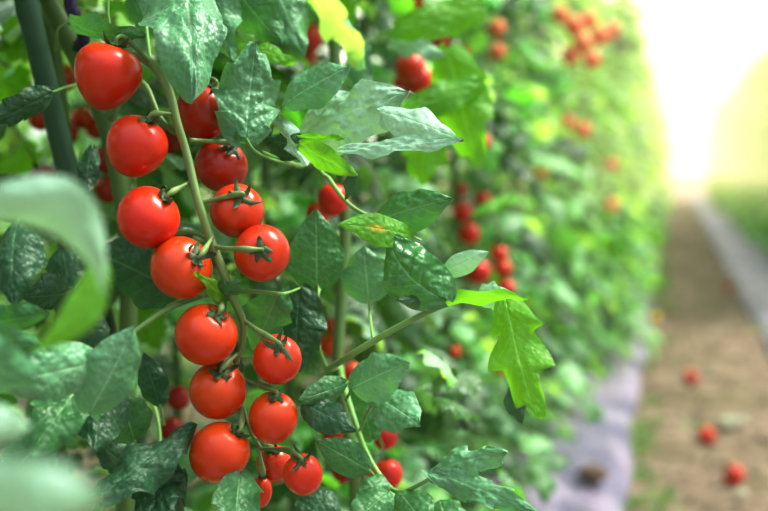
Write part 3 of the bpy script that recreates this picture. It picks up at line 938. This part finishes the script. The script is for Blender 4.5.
# specific background fruit: px, py, depth, radius px, material, cluster key
BG = [
    (308, 38, 1.12, 15, 'red', 'a'), (304, 55, 1.16, 13, 'red', 'a'),
    (410, 68, 1.10, 15, 'red', 'b'), (419, 80, 1.13, 14, 'red', 'b'), (404, 85, 1.14, 11, 'red', 'b'),
    (463, 212, 1.60, 10.5, 'red', 'c'), (469, 234, 1.60, 11, 'red', 'c'), (483, 200, 1.66, 8, 'red', 'c'), (461, 190, 1.7, 7, 'red', 'c'),
    (478, 272, 1.55, 12.5, 'red', 'd'), (499, 254, 1.60, 9, 'red', 'd'), (503, 269, 1.60, 9.5, 'red', 'd'), (506, 288, 1.6, 9, 'red', 'd'), (462, 268, 1.6, 8, 'red', 'd'),
    (40, 118, .93, 12, 'red', 'e'), (62, 78, .94, 14, 'red', 'e'), (64, 132, .95, 14, 'shadedred', 'e'), (82, 118, .97, 11, 'red', 'e'), (44, 181, .92, 15, 'shadedred', 'e'),
    (106, 160, .93, 14, 'shadedred', 'f'), (108, 190, .92, 13, 'shadedred', 'f'), (96, 128, .98, 11, 'red', 'f'), (168, 140, .98, 14, 'shadedred', 'f'), (186, 60, .96, 8, 'red', 'f'),
    (178, 398, .95, 12, 'shadedred', 'g'), (172, 430, .98, 13, 'shadedred', 'g'), (188, 436, .99, 11, 'red', 'g'), (168, 452, .98, 11, 'shadedred', 'g'),
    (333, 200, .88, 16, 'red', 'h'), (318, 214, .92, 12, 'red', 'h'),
    (385, 437, .88, 13, 'red', 'i'), (388, 474, .86, 15, 'red', 'i'), (372, 482, .90, 13, 'red', 'i'), (334, 432, .90, 12, 'red', 'i'), (344, 470, .92, 13, 'shadedred', 'i'),
    (336, 325, .98, 10, 'red', 'j'), (330, 345, 1.0, 11, 'orange', 'j'), (342, 358, 1.0, 10, 'red', 'j'), (324, 392, .95, 12, 'shadedred', 'j'), (352, 372, .93, 10, 'red', 'j'),
    (437, 158, 1.25, 11, 'red', 'k'), (428, 146, 1.3, 10, 'red', 'k'), (446, 128, 1.35, 8, 'orange', 'k'), (470, 135, 1.5, 8, 'orange', 'k'), (482, 142, 1.5, 9, 'orange', 'k'),
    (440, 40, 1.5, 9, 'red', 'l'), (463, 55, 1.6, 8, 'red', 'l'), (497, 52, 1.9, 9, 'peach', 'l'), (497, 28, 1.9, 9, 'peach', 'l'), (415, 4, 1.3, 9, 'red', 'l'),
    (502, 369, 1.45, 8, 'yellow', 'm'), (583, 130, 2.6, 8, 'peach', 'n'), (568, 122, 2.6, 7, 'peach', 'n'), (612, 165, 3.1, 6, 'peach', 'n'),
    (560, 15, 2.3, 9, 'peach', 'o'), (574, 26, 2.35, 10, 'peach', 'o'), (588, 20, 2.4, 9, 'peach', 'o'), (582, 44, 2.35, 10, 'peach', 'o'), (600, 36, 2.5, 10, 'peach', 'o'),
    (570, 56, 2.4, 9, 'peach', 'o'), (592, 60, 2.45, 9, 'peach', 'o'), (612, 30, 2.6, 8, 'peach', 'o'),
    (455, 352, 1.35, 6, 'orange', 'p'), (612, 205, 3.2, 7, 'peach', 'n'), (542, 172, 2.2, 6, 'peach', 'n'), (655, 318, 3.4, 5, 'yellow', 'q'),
]
BGP = [(P(x, y, d), r * d / F) for x, y, d, r, m, k in BG]
BG_DIR = [(nrm(p - CAM), np.linalg.norm(p - CAM), r) for p, r in BGP]


def keep_bg(q):
    v = q - CAM
    l = np.linalg.norm(v)
    u = v / l
    for dr, dist, r in BG_DIR:
        if l < dist + .01:
            c = u @ dr
            if c > 0.98:
                if math.sqrt(max(0, 1 - c * c)) < (r * 1.15 + .004 * dist) / dist:
                    return False
    return True


def keep_near(q):
    """random leaves stay behind the sharp plants and out of the path"""
    x, y, d = proj(q)
    if d < .10:
        return q[0] < -.35
    vis = -60 < x < 830 and -60 < y < 570
    if vis and d < .80:
        return False
    lim = -.10 - .16 * max(0, min(1, (q[2] - .3) / .9))
    if q[0] > lim:
        return False
    if q[2] < .30 and q[1] > 1.6 and q[0] > -.25:
        return False
    return keep_bg(q)


def i_stalks(mb):
    return mb.n // 40


def add_plant(x, y, h, mb_f, mb_s, label, group, seed, stemmat='stem'):
    r = random.Random(seed)
    e = empty('tomato_plant', (x, y, 0))
    tag(e, label, 'tomato plant', group)
    off = np.array([x, y, 0.0])
    pts = [np.array([r.uniform(-.02, .02), r.uniform(-.02, .02), z]) for z in np.linspace(-.02, h, 7)]
    tv, tf = tube(pts, [.008, .007, .004], 8, 24)
    mesh_obj('stem', tv, tf, M[stemmat], e)
    if mb_f.n:
        mb_f.V = [v - off for v in mb_f.V]
        mb_f.build('foliage', M['foliage'], e)
    if mb_s is not None and mb_s.n > 400 and i_stalks(mb_s) > 3:
        mb_s.V = [v - off for v in mb_s.V]
        mb_s.build('leaf_stalks', M['petiole'], e)
    return e


# filler foliage that belongs to the two near plants
for pl, offp, pts in ((plantA, offA, [(.0, .0, 30)]), (plantB, offB, [(.0, .0, 30)])):
    r = random.Random(31 if pl is plantA else 77)
    mbf, mbs = MB(), MB()
    gen_foliage(mbf, r, offp[0] - .02, offp[1] + .03, 1.45, 46, .27, TPL_HI, keep_near)
    mbf.V = [v - offp for v in mbf.V]
    mbf.build('foliage', M['foliage'], pl)

near_spots = [(-.42, 1.12, 1.5), (-.50, .78, 1.5), (-.66, .50, 1.45), (-.40, 1.42, 1.5), (-.36, 1.75, 1.55), (-.38, 2.1, 1.55), (-.62, 1.25, 1.6), (-.60, 1.7, 1.6), (-.60, 2.2, 1.6), (-.35, 2.45, 1.5)]
near_labels = [
    'blurred tomato plant just past the sharp leaves, behind the jagged hanging leaf',
    'shaded tomato plant behind the truss of ripe tomatoes',
    'blurred leafy tomato plant seen beside the green stake',
    'blurred tomato plant bearing the hanging bunch of red tomatoes',
    'blurred tomato plant past the hanging bunches, leaning toward the mulch film',
    'blurred tomato plant with sunlit leaves, midway along the near row',
]
for i, (x, y, h) in enumerate(near_spots):
    r = random.Random(500 + i)
    mbf, mbs = MB(), MB()
    gen_foliage(mbf, r, x, y, h, 64, .25, TPL_HI if i < 4 else TPL_LO, keep_near, stems=mbs, bias=-.3)
    if i < len(near_labels):
        add_plant(x, y, h, mbf, mbs, near_labels[i], 'tomato plants of the near row', 900 + i)
    else:
        add_plant(x, y, h, mbf, mbs, 'blurred leafy tomato plant set deeper inside the near hedge row', 'tomato plants deep in the near row', 900 + i)

# prototypes for the far rows
protos = []
for i in range(5):
    r = random.Random(700 + i)
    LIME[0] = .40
    SUN_GAIN[0] = 1.5  # far plants brightened in tint, in place of sun falling on them
    mbf, mbs = MB(), MB()
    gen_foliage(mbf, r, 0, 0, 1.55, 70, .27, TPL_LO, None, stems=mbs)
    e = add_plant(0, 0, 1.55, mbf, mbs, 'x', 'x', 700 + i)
    protos.append(e)
used = [False] * 5


def put_plant(x, y, s, rz, label, group):
    k = rng.randrange(5)
    src = protos[k]
    if not used[k]:
        e = src
        used[k] = True
    else:
        e = src.copy()
        C.objects.link(e)
        for ch in src.children:
            c = ch.copy()
            C.objects.link(c)
            c.parent = e
    e.location = (x, y, 0)
    e.rotation_euler = (0, 0, rz)
    e.scale = (s, s, s)
    tag(e, label, 'tomato plant', group)
    return e


y = 2.75
while y < 24:
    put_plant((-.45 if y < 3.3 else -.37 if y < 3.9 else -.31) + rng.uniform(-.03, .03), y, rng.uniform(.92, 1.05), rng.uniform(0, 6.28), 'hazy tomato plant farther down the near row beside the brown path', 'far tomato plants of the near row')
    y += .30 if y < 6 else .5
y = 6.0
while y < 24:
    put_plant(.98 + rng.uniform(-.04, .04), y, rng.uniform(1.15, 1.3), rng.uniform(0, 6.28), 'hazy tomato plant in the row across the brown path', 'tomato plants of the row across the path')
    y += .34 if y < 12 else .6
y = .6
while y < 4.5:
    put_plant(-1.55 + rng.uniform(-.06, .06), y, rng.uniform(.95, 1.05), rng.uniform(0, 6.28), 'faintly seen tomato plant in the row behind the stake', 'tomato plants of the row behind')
    y += .42
for k, u in enumerate(used):
    if not u:
        for ch in list(protos[k].children):
            bpy.data.objects.remove(ch)
        bpy.data.objects.remove(protos[k])

# ------------------------------------------------------------------ background tomatoes
tv_, tf_ = tomato_verts(1.0, 1.02, .1, 3, 24, 16)
cb = calyx_verts(1.0, 1.02, 4, 5, .8, .4)
cV, cF = np.concatenate(cb.V), cb.F
SV, SF = tube([(0, 0, .86), (.05, 0, 1.3), (.1, .05, 1.9), (.0, .1, 2.6)], [.08, .06, .1, .06], 6, 10)
bmesh_cache = {}
lab = {
    'a': ('small blurred red tomato behind the top leaves, above the upright quilted leaf', 'red tomatoes behind the top leaves'),
    'b': ('blurred red tomato in the clump above the wide crinkled pale leaf', 'red tomatoes above the wide pale leaf'),
    'c': ('blurred red tomato in the upper hanging bunch past the puckered leaf', 'upper hanging bunch'),
    'd': ('blurred red tomato in the lower hanging bunch past the small pale leaf', 'lower hanging bunch'),
    'e': ('shaded red tomato showing past the green stake', 'red tomatoes showing past the stake'),
    'f': ('dark red tomato in shade between the thick stem and the truss', 'dark tomatoes between stem and truss'),
    'g': ('dim red tomato deep in shade beyond the lower truss tomatoes', 'dim tomatoes deep in the lower shade'),
    'h': ('red tomato hidden behind the crinkled pale leaf and the heart-shaped leaf', 'red tomatoes behind the heart-shaped leaf'),
    'i': ('bright red tomato low behind the leaves of the reaching shoot', 'red tomatoes low behind the shoot leaves'),
    'j': ('small red tomato behind the foot of the reaching shoot', 'small tomatoes behind the shoot foot'),
    'k': ('blurred orange-red tomato just past the tip of the wide pale leaf', 'tomatoes past the wide leaf tip'),
    'l': ('blurred tomato high in the near row among sunlit leaves', 'tomatoes high in the near row'),
    'm': ('small yellow unripe tomato beside the jagged hanging leaf', None),
    'n': ('soft orange speck of a tomato on the hazy hedge', 'orange tomatoes on the hazy hedge'),
    'o': ('sunlit orange tomato in the glowing cluster high on the hedge', 'glowing orange cluster'),
    'p': ('tiny orange tomato low among blurred leaves under the shoot', None),
    'q': ('tiny yellow tomato at the hedge edge by the path', None),
}
for (px, py, d, rp, mat, key), (p, r) in zip(BG, BGP):
    if mat not in bmesh_cache:
        me = bpy.data.meshes.new('tomato_fruit')
        me.from_pydata([tuple(v) for v in tv_], [], tf_)
        me.polygons.foreach_set('use_smooth', np.ones(len(me.polygons), dtype=bool))
        m2 = M[mat].copy()
        # unit-size mesh: disable the metric shoulder band
        me.materials.append(m2)
        mc = bpy.data.meshes.new('tomato_calyx')
        mc.from_pydata([tuple(v) for v in cV], [], cF)
        mc.materials.append(M['calyx'])
        ms = bpy.data.meshes.new('tomato_pedicel')
        ms.from_pydata([tuple(v) for v in SV], [], SF)
        ms.materials.append(M['truss'])
        for nd_ in m2.node_tree.nodes:
            if nd_.type == 'TEX_NOISE':
                nd_.inputs['Scale'].default_value *= .018
            if nd_.type == 'TEX_VORONOI':
                nd_.inputs['Scale'].default_value *= .018
            if nd_.type == 'MATH' and nd_.operation == 'SUBTRACT' and abs(nd_.inputs[1].default_value - .007) < 1e-6:
                nd_.inputs[1].default_value = .35
            if nd_.type == 'MATH' and nd_.operation == 'MULTIPLY' and abs(nd_.inputs[1].default_value - 60) < 1e-6:
                nd_.inputs[1].default_value = 1.3
        bmesh_cache[mat] = (me, mc, ms)
    me, mc, ms = bmesh_cache[mat]
    e = empty('tomato', p)
    l, g = lab[key]
    tag(e, l, 'tomato', g)
    ax = nrm(np.array([rng.uniform(-.5, .1), rng.uniform(-.3, .3), 1.0]))
    fm = frame_matrix((0, 0, 0), ax, rng.uniform(0, 6)) @ Matrix.Scale(r, 4)
    parts = (('fruit', me), ('calyx', mc), ('pedicel', ms)) if d < 1.7 else (('fruit', me),)
    for nm, md in parts:
        o = bpy.data.objects.new(nm, md)
        C.objects.link(o)
        o.parent = e
        o.matrix_local = fm

# ================================================================== ground


def height(x, y):
    return .012 * math.sin(x * 7.3 + 1) * math.sin(y * 2.1) + .008 * math.sin(x * 17 + y * 9) + .006 * math.sin(y * 23 + x * 5)


V, Fc = [], []
xs = np.concatenate([np.linspace(-40, -3, 12), np.linspace(-2.5, 3, 80), np.linspace(4, 40, 12)])
ys = np.concatenate([np.linspace(-4, 8, 160), np.linspace(8.3, 26, 60), np.linspace(28, 90, 20)])
for yy in ys:
    for xx in xs:
        V.append((xx, yy, height(xx, yy) * (1 if yy < 30 else .2) - .01))
nx = len(xs)
for i in range(len(ys) - 1):
    for j in range(nx - 1):
        q = i * nx + j
        Fc.append((q, q + 1, q + nx + 1, q + nx))
m, nt, nd, lk = newmat('soil')
tc = nd.new('ShaderNodeTexCoord').outputs['Object']
n1 = noise(nt, 2.2, 5, tc)
n2 = noise(nt, 14, 6, tc, .65)
n3 = noise(nt, 90, 4, tc, .7)
base = ramp(nt, n2, [(.30, (.21, .155, .11)), (.5, (.46, .36, .27)), (.70, (.70, .58, .47))])
moss = ramp(nt, n3, [(.3, (.15, .16, .05)), (.7, (.34, .34, .14))])
col = mixc(nt, mathn(nt, 'MULTIPLY', mathn(nt, 'MULTIPLY_ADD', n1, 5.0, -2.45, clamp=True), .62), base, moss)
col = mixc(nt, mathn(nt, 'MULTIPLY_ADD', n3, .8, -.1, clamp=True), mixc(nt, .6, col, (.08, .05, .03)), col)
b = nd.new('ShaderNodeBsdfPrincipled')
lk.new(col, b.inputs['Base Color'])
b.inputs['Roughness'].default_value = .95
bp = nd.new('ShaderNodeBump')
bp.inputs['Strength'].default_value = .8
bp.inputs['Distance'].default_value = .02
lk.new(mathn(nt, 'ADD', n2, n3), bp.inputs['Height'])
lk.new(bp.outputs[0], b.inputs['Normal'])
out = nd.new('ShaderNodeOutputMaterial')
lk.new(b.outputs[0], out.inputs['Surface'])
g = mesh_obj('ground', V, Fc, m)
tag(g, kind='structure')

m, nt, nd, lk = newmat('mulch_film_plastic')
tc = nd.new('ShaderNodeTexCoord').outputs['Object']
n1 = noise(nt, 6, 4, tc)
n2 = noise(nt, 30, 4, tc, .6)
col = ramp(nt, n1, [(.35, (.11, .105, .19)), (.60, (.29, .25, .35))])
col = mixc(nt, mathn(nt, 'MULTIPLY_ADD', n2, 3.2, -1.75, clamp=True), col, (.30, .22, .17))
b = nd.new('ShaderNodeBsdfPrincipled')
lk.new(col, b.inputs['Base Color'])
b.inputs['Roughness'].default_value = .5
b.inputs['Specular IOR Level'].default_value = .6
bp = nd.new('ShaderNodeBump')
bp.inputs['Strength'].default_value = .7
bp.inputs['Distance'].default_value = .02
lk.new(mathn(nt, 'ADD', n1, n2), bp.inputs['Height'])
lk.new(bp.outputs[0], b.inputs['Normal'])
out = nd.new('ShaderNodeOutputMaterial')
lk.new(b.outputs[0], out.inputs['Surface'])


def film(x0, x1, y0, y1, seed, label, rise):
    r = random.Random(seed)
    V, Fc = [], []
    nx, ny = 26, 320
    for i in range(ny + 1):
        yy = y0 + (y1 - y0) * i / ny
        wob = .012 * math.sin(yy * 3 + seed) + .008 * math.sin(yy * 7.7)
        for j in range(nx + 1):
            t = j / nx
            xx = x0 + (x1 - x0) * t + wob * (1 if 0 < j < nx else .6)
            edge = min(t, 1 - t)
            z = .022 + rise * math.sin(PI * t) ** .7 + .006 * math.sin(yy * 26 + xx * 30) * min(1, edge * 6) + .004 * math.sin(xx * 70 + yy * 11)
            if edge < .02:
                z = .004
            V.append((xx, yy, z))
    for i in range(ny):
        for j in range(nx):
            q = i * (nx + 1) + j
            Fc.append((q, q + 1, q + nx + 2, q + nx + 1))
    o = mesh_obj('mulch_film', V, Fc, m)
    tag(o, label, 'mulch film')
    return o


film(-.80, -.085, .2, 24, 1, 'grey-lilac plastic mulch film under the near tomato row', .05)
film(.40, 1.30, 2.5, 24, 5, 'pale plastic mulch film edging the row across the path', .04)

# clods, leaf litter and tufts: things nobody could count
mb = MB()
r = random.Random(5)
for i in range(1500):
    yy = 1.6 + 14 * r.random() ** 1.6
    xx = r.uniform(-.12, .58)
    s = r.uniform(.003, .011)
    z = height(xx, yy) - .01
    V = []
    for th in range(4):
        for k in range(6):
            aa = 2 * PI * k / 6 + th * .4
            rr = s * math.sin(PI * (th + .6) / 4.6) * r.uniform(.7, 1.2)
            V.append((xx + rr * math.cos(aa), yy + rr * math.sin(aa), z - s * .3 + s * .36 * th))
    Fc = [(a * 6 + k, a * 6 + (k + 1) % 6, (a + 1) * 6 + (k + 1) % 6, (a + 1) * 6 + k) for a in range(3) for k in range(6)] + [tuple(18 + k for k in range(6))]
    mb.add(V, Fc)
o = mb.build('soil_clods', g.data.materials[0])
tag(o, 'loose brown clods of soil strewn along the path', 'soil', kind='stuff')

mb = MB()
tcs = [(on_ground(px, py)[0], on_ground(px, py)[1]) for px, py in ((650, 470), (640, 430), (700, 425), (760, 330), (650, 400), (636, 500), (675, 300), (648, 350))]
tcs += [(r.uniform(-.1, .0) if r.random() < .6 else r.uniform(.42, .56), r.uniform(2.2, 9)) for _ in range(60)]
for cx, cy in tcs:
    for k in range(r.randrange(10, 26)):
        a = r.uniform(0, 6.28)
        q = r.uniform(0, .05)
        b0 = np.array([cx + q * math.cos(a), cy + q * math.sin(a), height(cx, cy) - .012])
        h = r.uniform(.015, .05)
        t = b0 + np.array([math.cos(a) * h * .5, math.sin(a) * h * .5, h])
        w = np.array([-math.sin(a), math.cos(a), 0]) * .003
        mb.add([b0 - w, b0 + w, (b0 + t) / 2 + w * .8 + (0, 0, .003), (b0 + t) / 2 - w * .8 + (0, 0, .003), t], [(0, 1, 2, 3), (3, 2, 4)],
               [(.3, 0), (.7, 0), (.7, .5), (.3, .5), (.5, 1)], (1.5, 1.2, .8))
o = mb.build('weeds', M['foliage'])
tag(o, 'short green weeds growing along the path edges', 'weeds', kind='stuff')

# fallen tomatoes
fl = [((691, 378), 'fallen red tomato on the path, first of the three in line going away', 'red'),
      ((707, 434), 'fallen orange-red tomato on the path beside a pale dry leaf', 'orange'),
      ((734, 472), 'fallen dark red tomato on the path, lowest in the picture', 'red'),
      ((728, 284), 'fallen red tomato far down the path next to the pale mulch edge', 'red')]
for i, ((px, py), l, mat) in enumerate(fl):
    p = on_ground(px, py, .016)
    rr = .024
    e = empty('fallen_tomato', (p[0], p[1], height(p[0], p[1]) - .01))
    tag(e, l, 'tomato', 'fallen tomatoes on the path')
    V, Fc = tomato_verts(rr, rr * .95, .1, i, 28, 18)
    f = mesh_obj('fruit', V, Fc, M[mat], e)
    fm = frame_matrix((0, 0, rr * .93), nrm([math.cos(i * 2.1), math.sin(i * 2.1), .5]))
    f.matrix_local = fm
    c = calyx_verts(rr, rr * .95, i, 5, .6, .3).build('calyx', M['calyx'], e)
    c.matrix_local = fm


def litter(px, py, size, mat, label, ang, z=0.0):
    p = on_ground(px, py, z)
    V, Fc, U, ti = blade(1.0, .65, 10, 20, seed=int(px), bend=.5, cup=.4, quilt=.03, ruffle=.1, teeth=3, tooth=.15)
    h = np.array([math.cos(ang), math.sin(ang), 0])
    hz = height(p[0], p[1]) - .002 if z == 0 else 0
    B = np.zeros(3)
    V = place_blade(V, ti, B, h * size, np.array([.1, -.2, 1.0]))
    o = mesh_obj('fallen_leaf', V - np.array([0, 0, V[:, 2].min()]), Fc, M[mat], None, U)
    o.location = (p[0] - h[0] * size / 2, p[1] - h[1] * size / 2, z + hz)
    tag(o, label, 'leaf')


litter(732, 426, .09, 'dry', 'pale dry leaf lying on the path beside a fallen tomato', .2)
litter(742, 494, .045, 'dry', 'small pale leaf lying on the path below the dark red fallen tomato', 1.2)
litter(712, 378, .05, 'dry', 'small pale leaf on the path next to the first fallen tomato', 2.2)

# stone on the mulch
p = on_ground(593, 474, .07)
V, Fc = [], []
r = random.Random(4)
for i in range(9):
    for k in range(14):
        th, a = PI * i / 8, 2 * PI * k / 14
        rr = .026 * (1 + .12 * math.sin(3 * a + i) + .08 * r.random())
        V.append((rr * 1.25 * math.sin(th) * math.cos(a), rr * math.sin(th) * math.sin(a), rr * .7 * math.cos(th) + .015))
for i in range(8):
    for k in range(14):
        k2 = (k + 1) % 14
        Fc.append((i * 14 + k, (i + 1) * 14 + k, (i + 1) * 14 + k2, i * 14 + k2))
m, nt, nd, lk = newmat('clod_brown')
tc = nd.new('ShaderNodeTexCoord').outputs['Object']
b = nd.new('ShaderNodeBsdfPrincipled')
lk.new(ramp(nt, noise(nt, 60, 4, tc), [(.3, (.10, .06, .035)), (.7, (.26, .18, .12))]), b.inputs['Base Color'])
b.inputs['Roughness'].default_value = .9
out = nd.new('ShaderNodeOutputMaterial')
lk.new(b.outputs[0], out.inputs['Surface'])
o = mesh_obj('earth_clod', V, Fc, m)
o.location = (p[0], p[1], .055)
tag(o, 'brown earth clod lying on the grey mulch film', 'clod')

# ------------------------------------------------------------------ self-glowing haze box standing in for sunlight at the end of the path


def haze(x0, x1, y0, y1, z0, z1, dens, em, label):
    V = [(x, y, z) for x in (x0, x1) for y in (y0, y1) for z in (z0, z1)]
    Fc = [(0, 1, 3, 2), (4, 6, 7, 5), (0, 4, 5, 1), (2, 3, 7, 6), (0, 2, 6, 4), (1, 5, 7, 3)]
    m, nt, nd, lk = newmat('haze')
    ab = nd.new('ShaderNodeVolumeAbsorption')
    ab.inputs['Color'].default_value = (.0, .0, .0, 1)
    ab.inputs['Density'].default_value = dens
    e = nd.new('ShaderNodeEmission')
    e.inputs['Color'].default_value = (1.0, .90, .50, 1)
    e.inputs['Strength'].default_value = em * dens
    ad = nd.new('ShaderNodeAddShader')
    lk.new(ab.outputs[0], ad.inputs[0])
    lk.new(e.outputs[0], ad.inputs[1])
    out = nd.new('ShaderNodeOutputMaterial')
    lk.new(ad.outputs[0], out.inputs['Volume'])
    o = mesh_obj('haze', V, Fc, m, smooth=False)
    tag(o, label, 'haze', kind='stuff')
    return o


haze(-1.2, 3.6, 2.1, 25, .63, 3.0, .085, 1.32, 'warm bright sunlit haze hanging over the far end of the path')

# ------------------------------------------------------------------ light
w = bpy.data.worlds.new('sky')
bpy.context.scene.world = w
w.use_nodes = True
nt = w.node_tree
nt.nodes.clear()
tc = nt.nodes.new('ShaderNodeTexCoord').outputs['Generated']
sp = nt.nodes.new('ShaderNodeSeparateXYZ')
nt.links.new(tc, sp.inputs[0])
vm = nt.nodes.new('ShaderNodeVectorMath')
vm.operation = 'DOT_PRODUCT'
nt.links.new(tc, vm.inputs[0])
vm.inputs[1].default_value = tuple(nrm([.06, 1, .16]))
glow = mathn(nt, 'POWER', mathn(nt, 'MAXIMUM', vm.outputs['Value'], 0.0), 9.0)
colr = mixc(nt, glow, (.90, .96, 1.0), (1.0, .97, .84))
st1 = mathn(nt, 'MULTIPLY_ADD', mathn(nt, 'MAXIMUM', sp.outputs[2], 0.0), 1.2, 0.62)
st1 = mathn(nt, 'MULTIPLY_ADD', sp.outputs[1], 0.30, st1)
st2 = mathn(nt, 'MULTIPLY_ADD', glow, 1.5, st1)
bg = nt.nodes.new('ShaderNodeBackground')
nt.links.new(colr, bg.inputs['Color'])
nt.links.new(st2, bg.inputs['Strength'])
out = nt.nodes.new('ShaderNodeOutputWorld')
nt.links.new(bg.outputs[0], out.inputs['Surface'])

sd = bpy.data.lights.new('sun', 'SUN')
sd.energy = 4.2
sd.angle = math.radians(24)
sd.color = (1.0, .96, .88)
sun = bpy.data.objects.new('sun', sd)
C.objects.link(sun)
dv = Vector((-.50, -.28, -.80))
sun.rotation_euler = dv.to_track_quat('-Z', 'Y').to_euler()

sc = bpy.context.scene
sc.view_settings.view_transform = 'Standard'
sc.view_settings.look = 'None'
sc.view_settings.exposure = 0.33
sc.view_settings.gamma = 1.0
vs = sc.view_settings
vs.use_curve_mapping = True
cv = vs.curve_mapping.curves[3]
cv.points.new(.22, .175)
cv.points.new(.70, .755)
vs.curve_mapping.update()
sc.cycles.use_denoising = True
sc.cycles.max_bounces = 8
sc.cycles.diffuse_bounces = 4
sc.cycles.transmission_bounces = 4
sc.cycles.volume_bounces = 0
sc.cycles.sample_clamp_indirect = 6
